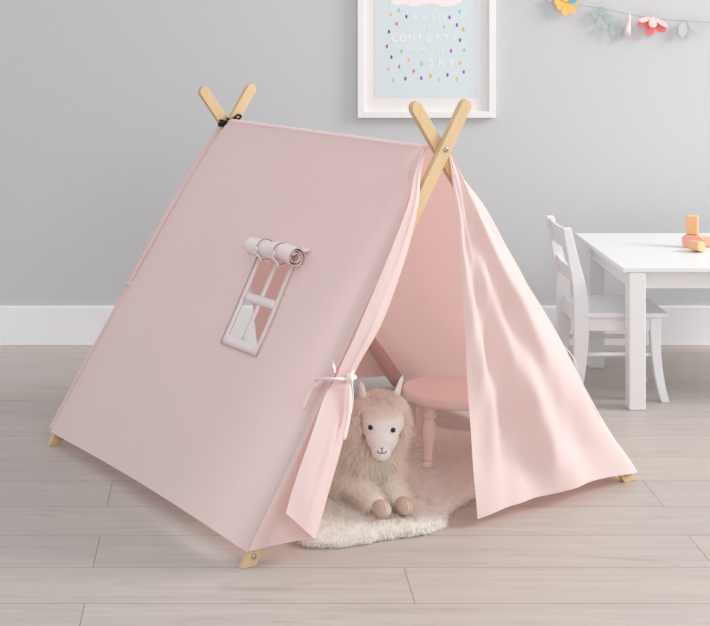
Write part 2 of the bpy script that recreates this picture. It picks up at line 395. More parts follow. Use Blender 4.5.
#        y0   fold(x,y)      edge(x,y)    offback fold  offfront
lv = [(146, (428, 149), (427, 148), -.030, -.020, -.020),
      (172, (421, 172), (415.5, 172), .002, .008, .010),
      (205, (418, 205), (408, 205), .030, .044, .050),
      (260, (404, 260), (386, 262), .031, .056, .064),
      (320, (382, 320), (360, 324), .032, .058, .068),
      (360, (361, 360), (342, 364), .032, .050, .062),
      (378, (352, 378), (334, 381), .032, .044, .056),
      (398, (350, 398), (325, 396), .034, .056, .068),
      (440, (342, 438), (311, 436), .036, .070, .085),
      (490, (328, 488), (295, 482), .038, .078, .095),
      (550, (313.5, 538), (286, 513), .030, .085, .098)]
rows = []
for y0, fo, ed, ob, of, oe in lv:
    P0 = panel_edge_at(y0); Pf = fpt(fo[0], fo[1], of); Pe = fpt(ed[0], ed[1], oe)
    y1 = y0*.5+fo[1]*.5; x0 = proj(P0)[0]
    P1 = fpt(x0*.6+fo[0]*.4, y0*.6+fo[1]*.4, ob)
    Pfb = fpt(fo[0]-1, fo[1], (ob+of)/2-.002); Pff = fpt(fo[0]*.75+ed[0]*.25, fo[1]*.75+ed[1]*.25, max(of, oe)+.006)
    Pm = fpt((fo[0]+ed[0])/2, (fo[1]+ed[1])/2, oe+.004)
    wr = 0 if y0 < 200 else 1; offP0 = (P0-FL).dot(nrm)
    Pc = P0 + nrm*(.034-offP0)*.96*wr + pnL*.004
    rows.append([P0, Pc, P1, Pfb, Pf, Pff, Pm, Pe])
def postL(p, v, u): return p + nrm*(.004*noise.noise(Vector((u*6, v*9, 2)))*min(1, v*4)*(1 if u > .1 else 0))
flapL = sheet('door_flap', rows, 90, 60, M['cloth'], postL)
# tie of the left flap
ring = [hitplane(317, 380, PO+pnL*.012, pnL), hitplane(324, 379, PO+pnL*.03, pnL), fpt(335, 379, .078), fpt(345, 379, .074), fpt(354, 378, .050), fpt(352, 374, .010), fpt(345, 371, -.03)]
strap = tube('tie_strap', ring, .008, M['cloth2'], tent, 8, .6, 30)
tube('tie_knot', [fpt(346, 381, .078), fpt(350, 377, .086), fpt(353, 371, .078)], [.006, .010, .005], M['cloth2'], strap, 10, .8, 9)
tube('tie_knot', [fpt(347, 374, .078), fpt(351, 379, .088), fpt(352, 386, .078)], [.005, .009, .004], M['cloth2'], strap, 10, .8, 9)
tube('tie_tail', [fpt(349, 379, .084), fpt(350, 398, .092), fpt(348, 420, .096), fpt(344, 440, .1)], [.004, .008, .007, .006], M['cloth2'], strap, 8, .25, 20)
tube('tie_tail', [fpt(351, 379, .084), fpt(353, 392, .088), fpt(352, 408, .09), fpt(348, 424, .092)], [.004, .007, .007, .006], M['cloth2'], strap, 8, .25, 20)
ptl = [hitplane(326, 378, PO+pnL*.03, pnL), hitplane(319, 384, PO+pnL*.02, pnL), hitplane(312, 390, PO+pnL*.018, pnL), hitplane(303, 409, PO+pnL*.014, pnL)]
tube('tie_tail', ptl, [.006, .011, .010, .009], M['cloth2'], strap, 8, .6, 20)
tube('tie_tail', [hitplane(335, 373, PO+pnL*.02, pnL), hitplane(334, 366, PO+pnL*.03, pnL), hitplane(333, 360, PO+pnL*.02, pnL)], [.005, .007, .004], M['cloth2'], strap, 8, .35, 12)
# right flap
rl = [(153, (449.5, 157), (451.5, 155)), (0, (454, 200), None), (0, (458, 250), None), (0, (462, 305), None), (0, (466.5, 370), None), (0, (471.5, 440), None), (0, (477.5, 519), None)]
redge0 = (452.5, 155); redge1 = (633, 474)
tl_ = [0, .14, .30, .47, .66, .83, 1.0]
rows = []
for (q, l, r), t in zip(rl, tl_):
    rx = redge0[0]+(redge1[0]-redge0[0])*t; ry = redge0[1]+(redge1[1]-redge0[1])*t
    row = []
    for k, s in enumerate((0, .2, .4, .6, .8, 1)):
        x = l[0]+(rx-l[0])*s; y = l[1]+(ry-l[1])*s
        off = (.012+.066*t**1.3)*(1-s)**.7 + .018*s + .030*math.sin(PI*s)*math.sin(PI*min(1, t*.9)) + .002
        if t == 1.0 and 0 < s < 1: off = (.078)*(1-s)**.8+.018; y -= 4.5*math.sin(PI*s**1.4)
        off += .012
        if t < .05: off = .004 if s < .5 else -.004
        row.append(fpt(x, y, off))
    row[-1] = surfR(.006+.058*(t < .05), .014+(LR-.034)*(1-t))+pnR*.002+nrm*(.010+.012*t if t > .05 else 0)
    row.append(surfR(.016+.062*(1-t), .014+(LR-.034)*(1-t))+pnR*.003)
    rows.append(row)
def postR(p, v, u):
    amp = min(1, v*2.5)*(.45+.55*v)*(1-.6*max(0, v-.9)/.1)
    w = 2.6*(.010*math.sin(2*PI*(1.6*u+.35*v)+.6)+.006*math.sin(2*PI*(3.4*u-.6*v+.15*math.sin(5*v))+1.9)+.016*noise.noise(Vector((u*3.5+v*1.5, v*4, 4)))+.007*noise.noise(Vector((u*9+v*5, v*8, 1))))
    return p + nrm*w*amp*(.22+.78*min(1, u*5))*min(1, (1-u)*8)
flapR = sheet('door_flap', rows, 80, 56, M['cloth'], postR)
# hem seams on flap edge
# side tie poking out at the right edge
tube('tie_strap', [surfR(.09, .40*LR), surfR(.07, .375*LR)+pnR*.034, surfR(.05, .335*LR)+pnR*.038, surfR(.04, .29*LR)+pnR*.012], .004, M['cloth2'], tent, 6, .5, 16)
# ---------------------------------------------------------------- rear flaps
def bpt(px, py, off=0): return hitplane(px, py, RL-nrm*off, nrm)
# right rear flap hangs loose: free edge left, pole edge right
rrx, rry = proj(RR)
def lerp(a, b, t): return a+(b-a)*t
rows = []
for t, l in ((0, (229, 122)), (.3, (238.5, 195)), (.55, (249, 265)), (.8, (256, 325)), (1, (262, 378))):
    tr_ = t*.955; rx = lerp(231, rrx+7, tr_); ry = lerp(120, rry, tr_)
    row = []
    for s in (0, .25, .5, .75, 1):
        x = lerp(l[0], rx, s); y = lerp(l[1], ry, s); row.append(bpt(x, y, .026+.03*math.sin(PI*s)*t))
    rows.append(row)
sheet('door_flap', rows, 50, 36, M['cloth'], lambda p, v, u: p - nrm*(.012*math.sin(2*PI*(2.2*u+.2))*v))
LD = (B-RR).length; Vt, Ft = tube_data([RR+axD*(s_*LD)-nrm*.0105 for s_ in np.linspace(.025, .93, 30)], [.027*(1+.06*math.sin(i*.9)) for i in range(30)], 14); from_data('pole_sleeve', Vt, Ft, M['cloth'], tent)
# left rear flap, bunched round the rear left pole
V = []; nr, nk = 50, 20
wdC = nrm.cross(axC).normalized()
if wdC.dot(e) < 0: wdC = -wdC
LC = (B-RL).length
for i in range(nr):
    t = i/(nr-1); s = LC*(.985-.950*t)
    wq = np.interp(t, [0, .1, .3, .5, .56, .62, .8, 1], [.014, .024, .032, .030, .020, .024, .022, .014])
    for k in range(nk):
        th = 2*PI*k/nk; rr = 1+.12*math.sin(3*th+4*t)
        V.append(RL+dRL+axC*s - nrm*(.024+.018*np.interp(t, [0, .1, 1], [.4, 1, 1.3])) + wdC*(math.cos(th)*wq*rr+.010-.012) - nrm*math.sin(th)*.020*rr + Vector((0, 0, 0)))
F = []
for i in range(nr-1):
    for k in range(nk): F.append((i*nk+k, i*nk+(k+1) % nk, (i+1)*nk+(k+1) % nk, (i+1)*nk+k))
for v in V:
    if v.z < .01: v.z = .01
solid(from_data('door_flap', V, F, M['cloth'], tent), .0016)
tp = []
for k in range(13):
    th = 2*PI*k/12; sC = LC*.463; tp.append(RL+axC*sC - nrm*.044*1 + wdC*(math.cos(th)*.036-.004) - nrm*math.sin(th)*.034)
rs = tube('tie_strap', tp, .0045, M['cloth2'], tent, 8, .6, 40)
q0 = tp[6]; tube('tie_tail', [bpt(142, 291, -.03), bpt(133, 290, 0), bpt(127, 296, .03), bpt(122, 306, .03)], .0035, M['cloth2'], rs, 6, .6, 16)
# black strap lashing the rear cross
for dz, rad in ((-.012, .036), (-.022, .038), (-.002, .035), (-.030, .040)):
    lp = []
    for k in range(17):
        th = 2*PI*k/16; lp.append(B + Vector((0, 0, dz)) + e*math.cos(th)*rad + nrm*math.sin(th)*.028 + Vector((0, 0, 1))*(.012*math.cos(th)*(1 if dz > -.006 else -1)))
    tube('lashing', lp, .0042, M['black'], tent, 6, 1, 40)
tube('lashing', [B+nrm*.03-e*.01, B+nrm*.045-e*.03+Vector((0, 0, .01)), B+nrm*.045-e*.034-Vector((0, 0, .02)), B+nrm*.03-e*.025-Vector((0, 0, .035))], .004, M['black'], tent, 6, 1, 16)
tube('lashing', [B+nrm*.03, B+nrm*.04+e*.015+Vector((0, 0, .02)), B+nrm*.035+e*.035+Vector((0, 0, .015)), B+nrm*.03+e*.02-Vector((0, 0, .004))], .0045, M['black'], tent, 6, 1, 16)
# ---------------------------------------------------------------- fur helper
def fur(name, roots, dirs, lens, wid, material, parent, droop=.4, seg=3, jitter=.25, curl=0.0, stuff=True, floorz=None):
    # tapering strands (narrow curved blades), built with numpy
    n = len(roots); R = np.array(roots); D = np.array(dirs); D += rng.normal(0, jitter, D.shape); D /= np.linalg.norm(D, axis=1)[:, None]
    L = np.array(lens)[:, None]
    side_ = np.cross(D, rng.normal(size=D.shape)); side_ /= np.linalg.norm(side_, axis=1)[:, None]
    ph = rng.uniform(0, 6.28, (n, 1)); rows = []
    for k in range(seg+1):
        t = k/seg; c = R+D*L*t+np.array([0, 0, -1.0])*droop*L*t*t
        c = c+side_*np.sin(ph+t*5)*curl*L*t
        if floorz is not None: c[:, 2] = np.maximum(c[:, 2], floorz+.0008*k)
        w = wid*(1-t*.7)
        rows.append(c[:, None, :] if k == seg else np.stack([c+side_*w, c-side_*w], 1))
    V = np.concatenate(rows, 1); per = seg*2+1; V = V.reshape(-1, 3)
    Q = np.array([[2*k, 2*k+1, 2*k+3, 2*k+2] for k in range(seg-1)]); T = np.array([[2*seg-2, 2*seg-1, 2*seg]])
    base = (np.arange(n)*per)[:, None, None]
    q = (Q[None]+base).reshape(-1, 4); tt = (T[None]+base).reshape(-1, 3)
    me = bpy.data.meshes.new(name); me.vertices.add(len(V)); me.vertices.foreach_set('co', V.ravel())
    nl = q.size+tt.size; me.loops.add(nl); me.loops.foreach_set('vertex_index', np.concatenate([q.ravel(), tt.ravel()]))
    me.polygons.add(len(q)+len(tt))
    me.polygons.foreach_set('loop_start', np.concatenate([np.arange(len(q))*4, q.size+np.arange(len(tt))*3])); me.update(calc_edges=True)
    o = link_mesh(name, me, material, parent)
    if stuff and parent: o['kind'] = 'stuff'
    return o
# ---------------------------------------------------------------- rug
RZ = .018
rpx = [(296, 522), (302, 540), (318, 544), (350, 543), (385, 536), (420, 532), (442, 524), (446, 512), (462, 501), (480, 492), (505, 484), (532, 468), (530, 452), (505, 442), (470, 437), (430, 432), (395, 432), (360, 436), (318, 446), (290, 470), (284, 498)]
RP = [ground(x, y, .01) for x, y in rpx]
rc = sum((p for p in RP), Vector((0, 0, 0)))/len(RP)
loop = []
n_ = len(RP)
for i in range(n_):
    a, b, c, d = RP[i-1], RP[i], RP[(i+1) % n_], RP[(i+2) % n_]
    for k in range(6):
        f = k/6; loop.append(.5*((2*b)+(c-a)*f+(2*a-5*b+4*c-d)*f*f+(3*b-a-3*c+d)*f**3))
NL = len(loop)
rug = thing('sheepskin_rug', 'fluffy white sheepskin rug on the floor inside the pink tent', 'rug', (rc.x, rc.y, 0))
V = []; F = []; rings = [(1.0, .001), (1.0, .008), (.985, .015), (.95, RZ), (.7, RZ), (.4, RZ), (.12, RZ)]
for s, z in rings:
    for p in loop: V.append(Vector((rc.x+(p.x-rc.x)*s, rc.y+(p.y-rc.y)*s, z)))
for i in range(len(rings)-1):
    for j in range(NL): F.append((i*NL+j, i*NL+(j+1) % NL, (i+1)*NL+(j+1) % NL, (i+1)*NL+j))
F.append(tuple(range((len(rings)-1)*NL, len(rings)*NL)))
from_data('backing', V, F, M['rug'], rug)
def inside(x, y):
    px = np.array([p.x for p in loop]); py = np.array([p.y for p in loop]); r = np.zeros(x.shape, bool); j = NL-1
    for i in range(NL):
        c = ((py[i] > y) != (py[j] > y)) & (x < (px[j]-px[i])*(y-py[i])/(py[j]-py[i]+1e-12)+px[i]); r ^= c; j = i
    return r
bxs = np.array([[p.x, p.y] for p in loop]); mn = bxs.min(0); mxx = bxs.max(0)
pts = rng.uniform(mn, mxx, (150000, 2)); pts = pts[inside(pts[:, 0], pts[:, 1])]
for qx, qy, qr in [(.777+a_*.102, 5.300+b_*.112, .022) for a_ in (-1, 1) for b_ in (-1, 1)]+[(.435, 4.925, .085)]: pts = pts[np.hypot(pts[:, 0]-qx, pts[:, 1]-qy) > qr]
# clumps lean with a smooth noise field
roots = np.column_stack([pts, np.full(len(pts), RZ-.002)])
dx = np.array([noise.noise(Vector((p[0]*34, p[1]*34, 0))) for p in pts]); dy = np.array([noise.noise(Vector((p[0]*34, p[1]*34, 9))) for p in pts])
hh = np.array([noise.noise(Vector((p[0]*14, p[1]*14, 5))) for p in pts])
out_ = pts-np.array([rc.x, rc.y]); out_ /= np.linalg.norm(out_, axis=1)[:, None]
dirs = np.column_stack([dx*.9+out_[:, 0]*.2, dy*.9+out_[:, 1]*.2, np.full(len(pts), .75)]); dirs /= np.linalg.norm(dirs, axis=1)[:, None]
fur('pile', roots, dirs, .020+.008*hh+rng.uniform(0, .006, len(pts)), .0011, M['rug'], rug, .25, 3, .18, .10, floorz=.002)
# rim fringe
er = []; ed_ = []
for i in range(NL):
    p, q = loop[i], loop[(i+1) % NL]; dd = (q-p); nn = Vector((p.x-rc.x, p.y-rc.y, 0)).normalized()
    for k in range(max(1, int(dd.length*7000))):
        r_ = p.lerp(q, random.random()) - nn*random.uniform(0, .012); er.append((r_.x, r_.y, random.uniform(.004, .018)))
        cl = .35*noise.noise(Vector((r_.x*22, r_.y*22, 3))); ed_.append((nn.x+cl, nn.y-cl, .25+.5*random.random()))
ed_ = np.array(ed_); ed_ /= np.linalg.norm(ed_, axis=1)[:, None]
fur('fringe', er, ed_, rng.uniform(.014, .034, len(er)), .0014, M['rug'], rug, .45, 3, .2, .1, floorz=.002)
RT = .030   # height where things rest on the pile
# ---------------------------------------------------------------- llama
LX, LY = .448, 4.905
ll = thing('plush_llama', 'cream shaggy plush llama with tan hooves sitting on the white rug', 'toy', (LX, LY, RT))
ells = []   # (center, radii, rotation matrix)
def ell(bm, c, r, rot=None):
    m_ = Matrix.Translation(Vector(c)) @ (rot.to_4x4() if rot else Matrix.Identity(4)) @ Matrix.Diagonal((r[0], r[1], r[2], 1))
    bmesh.ops.create_uvsphere(bm, u_segments=24, v_segments=16, radius=1, matrix=m_)
def capsule(bm, a, b, ra, rb, n=7):
    a = Vector(a); b = Vector(b)
    for i in range(n):
        t = i/(n-1); r = ra+(rb-ra)*t; ell(bm, a.lerp(b, t), (r, r, r))
def remesh(o, vs, sm=6):
    md = o.modifiers.new('remesh', 'REMESH'); md.mode = 'VOXEL'; md.voxel_size = vs; md.use_smooth_shade = True
    s = o.modifiers.new('smooth', 'SMOOTH'); s.iterations = sm; s.factor = .6; return o
G = Vector((LX, LY, RT))
def g(x, y, z): return G+Vector((x, y, z))
HC = Vector((.478, 4.805, .262)); FS = 1.13       # face centre
fd = Vector((.16, -1, -.20)).normalized()      # where the face looks
fr = fd.cross(Vector((0, 0, 1))).normalized(); fu = fr.cross(fd).normalized()
def hp(x, y, z): return HC+(fr*x+fd*y+fu*z)*FS      # head coordinates: x right in picture, y forward, z up
hrot = Matrix((fr, fd, fu)).transposed()
feet = [(Vector((.468, 4.700, RT+.027)), Vector((.415, 4.85, RT+.045))), (Vector((.540, 4.730, RT+.026)), Vector((.505, 4.87, RT+.045)))]
bm = bmesh.new()
ell(bm, g(-.015, .02, .088), (.098, .085, .083)); ell(bm, g(-.008, .005, .150), (.078, .065, .085)); ell(bm, g(.010, -.04, .18), (.052, .055, .065))
for f_, h_ in feet: capsule(bm, f_+(h_-f_)*.12, h_, .026, .044)
ell(bm, hp(0, -.02, .02), (.064, .060, .074), hrot)
body = remesh(from_bm('body', bm, M['plush'], ll, True), .005, 4)
# face: smooth, tapering to muzzle
bm = bmesh.new()
ell(bm, hp(-.004, .012, .030), (.066, .054, .059), hrot); ell(bm, hp(.001, .026, -.006), (.051, .050, .052), hrot)
ell(bm, hp(.006, .044, -.036), (.032, .038, .032), hrot)
face = remesh(from_bm('face', bm, M['face'], ll, True), .004, 6)
for q in ((370.5, 427.5), (393, 430)):
    d = ray(*q); best = None
    for (c, r) in ((hp(-.004, .012, .030), (.066, .054, .059)), (hp(.001, .026, -.006), (.051, .050, .052))):
        inv = hrot.transposed(); oo = inv @ (O-c); dd = inv @ d; oo = Vector([oo[i]/r[i] for i in range(3)]); dd = Vector([dd[i]/r[i] for i in range(3)])
        A_ = dd.dot(dd); B_ = 2*oo.dot(dd); C_ = oo.dot(oo)-1; D_ = B_*B_-4*A_*C_
        if D_ > 0:
            t = (-B_-math.sqrt(D_))/2/A_; best = t if best is None else min(best, t)
    if best is None: best = 4.85
    p = O+d*(best+.0005); bm = bmesh.new(); ell(bm, p, (.0078, .0078, .0078)); from_bm('eye', bm, M['eye'], face, True)
mc = (hp(.006, .044, -.036), (.032, .038, .032))
def on_muzzle(px, py):
    d = ray(px, py); c, r = mc; inv = hrot.transposed(); oo = inv @ (O-c); dd = inv @ d; oo = Vector([oo[i]/r[i] for i in range(3)]); dd = Vector([dd[i]/r[i] for i in range(3)])
    A_ = dd.dot(dd); B_ = 2*oo.dot(dd); C_ = oo.dot(oo)-1; D_ = B_*B_-4*A_*C_
    t = (-B_-math.sqrt(max(0, D_)))/2/A_; return O+d*(t-.0006)
print('muzzle px', proj(mc[0]), 'head px', proj(HC))
mx0, my0 = proj(mc[0]); mx0 += .5
for pts_ in ([(-3.5, -3.5), (0, -1.2), (3.5, -3.5)], [(0, -1.2), (0, 1), (0, 3.2)], [(-5, 1.2), (-2.5, 3.6), (0, 3.2), (2.5, 3.6), (5, 1.2)]):
    tube('stitching', [on_muzzle(mx0+a, my0+b) for a, b in pts_], .0011, M['thread'], face, 6, 1, 14)
# hooves
for f_, h_ in feet:
    dr = (f_-h_).normalized(); bm = bmesh.new(); rt = dr.to_track_quat('Y', 'Z').to_matrix()
    ell(bm, f_+dr*.010, (.028, .038, .026), rt); o = remesh(from_bm('hoof', bm, M['hoof'], ll, True), .003, 2)
    V, Fc = tube_data(catmull([f_+dr*.010+rt@Vector((0, .038, .006)), f_+dr*.010+rt@Vector((0, .034, .016)), f_+dr*.010+rt@Vector((0, .018, .026))], 8), .0010, 5); from_data('stitching', V, Fc, M['plush'], o)
# ears
for b_, t_ in ((hp(.042, -.012, .070), hp(.060, -.008, .142)), (hp(-.042, -.012, .072), hp(-.058, -.012, .152))):
    pts_ = [b_, b_.lerp(t_, .4)+fr*.002, b_.lerp(t_, .8), t_]
    tube('ear', pts_, [.012, .015, .010, .002], M['plush'], ll, 12, .5, 16)
# wool strands
def sample_ell(c, r, rot, n, filt=None):
    v = rng.normal(size=(n, 3)); v /= np.linalg.norm(v, axis=1)[:, None]; r = np.array(r); Rm = np.array(rot) if rot else np.eye(3)
    p = (v*r) @ Rm.T + np.array(c); nn = (v/r) @ Rm.T; nn /= np.linalg.norm(nn, axis=1)[:, None]
    if filt is not None:
        k = filt(v); p = p[k]; nn = nn[k]
    return p, nn
P_ = []; N_ = []
for c, r, n in ((g(-.015, .02, .088), (.098, .085, .083), 4200), (g(-.008, .005, .150), (.078, .065, .085), 4200), (g(.010, -.04, .175), (.054, .055, .065), 2200)):
    p, nn = sample_ell(c, r, None, n); P_.append(p); N_.append(nn)
P_ = np.concatenate(P_); N_ = np.concatenate(N_)
D_ = N_*.55+np.array([0, 0, -.9]); cl = np.array([noise.noise(Vector(p*28)) for p in P_]); cl2 = np.array([noise.noise(Vector(p*28+7)) for p in P_]); D_[:, 0] += cl*.9; D_[:, 1] += cl2*.5; D_ /= np.linalg.norm(D_, axis=1)[:, None]
fur('fleece', P_, D_, rng.uniform(.050, .105, len(P_)), .0014, M['fleece'], ll, .15, 4, .12, .12, floorz=RT-.006)
# leg wool (short, stops before the hooves)
P_ = []; N_ = []
for f_, h_ in feet:
    for t in np.linspace(.22, 1, 10):
        c = f_.lerp(h_, t); r = .026+(.044-.026)*t; p, nn = sample_ell(c, (r, r, r), None, 150); P_.append(p); N_.append(nn*.6+np.array((f_-h_).normalized())*.8)
P_ = np.concatenate(P_); N_ = np.concatenate(N_); N_ /= np.linalg.norm(N_, axis=1)[:, None]
fur('leg_fleece', P_, N_, rng.uniform(.018, .034, len(P_)), .0014, M['fleece'], ll, .3, 3, .2, .1, floorz=RT-.006)
# mane round the face, swept out and down; crown tuft stands up
p, nn = sample_ell(hp(0, -.022, .020), (.074, .052, .080), hrot, 14000, lambda v: (v[:, 1] < .55) & ~((np.abs(v[:, 0]) < .8) & (v[:, 1] > .42) & (v[:, 2] < .75)))
D_ = nn*.9+np.array([0, 0, -.10])+np.array(fd)*.05; cl = np.array([noise.noise(Vector(q*30)) for q in p]); cl2 = np.array([noise.noise(Vector(q*30+5)) for q in p]); D_[:, 0] += cl*.9; D_[:, 2] += cl2*.6
D_ /= np.linalg.norm(D_, axis=1)[:, None]
fur('mane', p, D_, rng.uniform(.020, .046, len(p)), .0012, M['fleece_pink'], ll, .55, 4, .2, .2)
p, nn = sample_ell(hp(-.002, .002, .076), (.058, .040, .030), hrot, 5000, lambda v: v[:, 2] > .1)
D_ = nn*.9+np.array(fd)*.45; cl = np.array([noise.noise(Vector(q*34)) for q in p]); D_[:, 0] += cl*.8
D_ /= np.linalg.norm(D_, axis=1)[:, None]
fur('forelock', p, D_, rng.uniform(.020, .044, len(p)), .0012, M['fleece_pink'], ll, .8, 4, .2, .25)
# ---------------------------------------------------------------- stool
SX, SY, SZ = .777, 5.300, .264
st = thing('stool', 'small round pale pink stool with turned legs beside the plush llama', 'stool', (SX, SY, RT))
r_ = .172
lathe('seat', [(r_-.012, SZ-.036), (r_-.003, SZ-.032), (r_, SZ-.024), (r_, SZ-.006), (r_-.003, SZ-.0015), (r_-.008, SZ), (.02, SZ)], M['stool'], st, (SX, SY, 0), None, 64)
legp = [(.011, 0), (.0135, .004), (.014, .016), (.010, .022), (.0135, .028), (.0145, .034), (.011, .042), (.0125, .048), (.0165, .085), (.0185, .115), (.0165, .135), (.012, .146), (.018, .153), (.018, .160), (.012, .166), (.016, .176), (.0185, .186)]

for sx, sy in ((-1, -1), (-1, 1), (1, -1), (1, 1)):
    foot = Vector((SX+sx*.102, SY+sy*.112, .020)); top = Vector((SX+sx*.090, SY+sy*.090, SZ-.036))
    d_ = (top-foot); k_ = d_.length/.186; mt = d_.to_track_quat('Z', 'Y').to_matrix()
    lathe('leg', [(a*1.2, b*k_) for a, b in legp], M['stool'], st, foot, mt, 20)
# ---------------------------------------------------------------- table
TX, TY0, TY1, TZ = 1.527, 5.965, 6.79, .55
TX1 = TX+1.15
tb = thing('play_table', 'white rectangular kids table with square legs against the grey wall', 'table', ((TX+TX1)/2, (TY0+TY1)/2, 0))
box('tabletop', TX, TX1, TY0, TY1, TZ-.018, TZ, M['white'], tb, .002)
lw = .064; ins = .026; iny = .002
for x in (TX+ins, TX1-ins-lw):
    for y in (TY0+iny, 6.62):
        bm = bmesh.new(); vs = bx(bm, x, x+lw, y, y+lw, 0, TZ-.0185)
        from_bm('leg', bm, M['white'], tb, False, .004)
for y0 in (TY0+ins+.006, 6.655):
    box('apron', TX+ins+lw-.001, TX1-ins-lw+.001, y0, y0+.018, TZ-.085, TZ-.0185, M['white'], tb, .001)
for x0 in (TX+ins+.012, TX1-ins-.030):
    box('apron', x0, x0+.018, TY0+iny+lw-.001, 6.621, TZ-.085, TZ-.0185, M['white'], tb, .001)
# ---------------------------------------------------------------- chair
cx0, cx1, cy0, cy1 = 1.36, 1.735, 6.075, 6.425; cz = .352
ch = thing('kids_chair', 'white wooden slat-back kids chair tucked in at left end of table', 'chair', ((cx0+cx1)/2, (cy0+cy1)/2, 0))
def swept(name, path, w, dep, parent, y):
    # square section swept along a path of (x,z, width)
    bm = bmesh.new(); prev = None
    P = catmull([Vector((x, z, w_)) for x, z, w_ in path], 22)
    for p in P:
        vs = [bm.verts.new((p.x+sx*p.z/2, y+sy*dep/2, p.y)) for sx, sy in ((-1, -1), (1, -1), (1, 1), (-1, 1))]
        if prev:
            for k in range(4): bm.faces.new((prev[k], prev[(k+1) % 4], vs[(k+1) % 4], vs[k]))
        else: bm.faces.new(vs[::-1])
        prev = vs
    bm.faces.new(prev); return from_bm(name, bm, M['white'], parent, False, .003)
back = [(1.366, 0, .040), (1.384, .10, .046), (1.394, .22, .054), (1.396, .34, .058), (1.388, .45, .052), (1.364, .56, .040), (1.338, .684, .032)]
for y in (cy0+.016, cy1-.016): swept('back_leg', back, 0, .030, ch, y)
fl = [(1.724, 0, .032), (1.706, .07, .034), (1.692, .16, .036), (1.686, .25, .040), (1.686, cz-.018, .044)]
for y in (cy0+.018, cy1-.018): swept('front_leg', fl, 0, .030, ch, y)
bm = bmesh.new(); bx(bm, 1.405, 1.734, cy0-.004, cy1+.004, cz-.018, cz); from_bm('seat', bm, M['white'], ch, False, .004)
for y in (cy0+.010, cy1-.026): box('side_rail', 1.415, 1.68, y, y+.016, cz-.072, cz-.019, M['white'], ch, .001)
box('front_rail', 1.680, 1.696, cy0+.03, cy1-.03, cz-.072, cz-.019, M['white'], ch, .001)
box('back_rail', 1.390, 1.408, cy0+.03, cy1-.03, cz-.06, cz+.005, M['white'], ch, .001)
for y in (cy0+.018, cy1-.018): tube('stretcher', [(1.395, y, .186), (1.55, y, .186), (1.694, y, .186)], .0085, M['white'], ch, 10, 1, 4)
def slat(x, z0, z1, tilt, arch=0):
    bm = bmesh.new(); n = 14; prev = None
    for i in range(n):
        t = i/(n-1); y = cy0+.028+(cy1-cy0-.056)*t; bow = -.012*math.sin(PI*t); up_ = arch*math.sin(PI*t)
        vs = [bm.verts.new(v) for v in ((x+bow-.008, y, z0), (x+bow+.008, y, z0), (x+bow+.008+tilt, y, z1+up_), (x+bow-.008+tilt, y, z1+up_))]
        if prev:
            for k in range(4): bm.faces.new((prev[k], prev[(k+1) % 4], vs[(k+1) % 4], vs[k]))
        else: bm.faces.new(vs[::-1])
        prev = vs
    bm.faces.new(prev); from_bm('back_slat', bm, M['white'], ch, False, .003)
slat(1.358, .592, .676, -.016); slat(1.384, .462, .525, -.012)
# ---------------------------------------------------------------- toy blocks
def block(name, label, c, size, rot, material, shape='box', bev=.006):
    R3 = Matrix.Rotation(rot[2], 3, 'Z') @ Matrix.Rotation(rot[1], 3, 'Y') @ Matrix.Rotation(rot[0], 3, 'X')
    bm = bmesh.new(); sx, sy, sz = size
    if shape == 'box': bx(bm, -sx/2, sx/2, -sy/2, sy/2, -sz/2, sz/2)
    else:
        n = 8 if shape == 'oct' else 18; prof = []
        if shape == 'oct': prof = [(sx/2*(c_), sz/2*(s_)) for c_, s_ in ((1, .45), (.62, 1), (-.62, 1), (-1, .45), (-1, -.45), (-.62, -1), (.62, -1), (1, -.45))]
        else:
            prof = [(-sx/2, -sz/2), (sx/2, -sz/2)]+[(sx/2*math.cos(PI*k/12), -sz/2+sz*math.sin(PI*k/12)*1.0) for k in range(1, 12)]
        lo = [bm.verts.new((x, -sy/2, z)) for x, z in prof]; hi = [bm.verts.new((x, sy/2, z)) for x, z in prof]; n = len(prof)
        bm.faces.new(lo); bm.faces.new(hi[::-1])
        for i in range(n): bm.faces.new((lo[i], lo[(i+1) % n], hi[(i+1) % n], hi[i]))
    lowest = min((R3 @ v.co).z for v in bm.verts)
    for v in bm.verts: v.co = R3 @ v.co
    for v in bm.verts: v.co += Vector((c[0], c[1], c[2]-lowest))
    off = Vector((c[0], c[1], c[2]))
    for v in bm.verts: v.co -= off
    o = from_bm(name, bm, material, None, False, bev, 3); o.location = off
    return tag(o, label, 'toy block', 'wooden toy blocks on the white table')
by = 6.36
def tx(px, y): return (px-CX)*y/FP
block('toy_block', 'pink faceted wooden block lying leftmost on the white table', (tx(693, 6.42), 6.42, TZ), (.088, .040, .052), (0, 0, -.28), M['b_pink'], 'oct', .003)
block('toy_block', 'light orange wooden block standing upright on the pink block', (tx(692.5, 6.43), 6.43, TZ+.0535), (.047, .040, .078), (0, 0, -.35), M['b_orange'], 'box', .006)
block('toy_block', 'small orange faceted wooden block tilted in front of the pink block', (tx(698, 6.30), 6.315, TZ), (.060, .046, .040), (.0, .30, .75), M['b_wood'], 'oct', .003)
block('toy_block', 'pale peach wooden block lying at the right picture edge', (tx(713, 6.42), 6.44, TZ), (.080, .040, .046), (0, 0, -.5), M['b_pale'], 'box', .006)
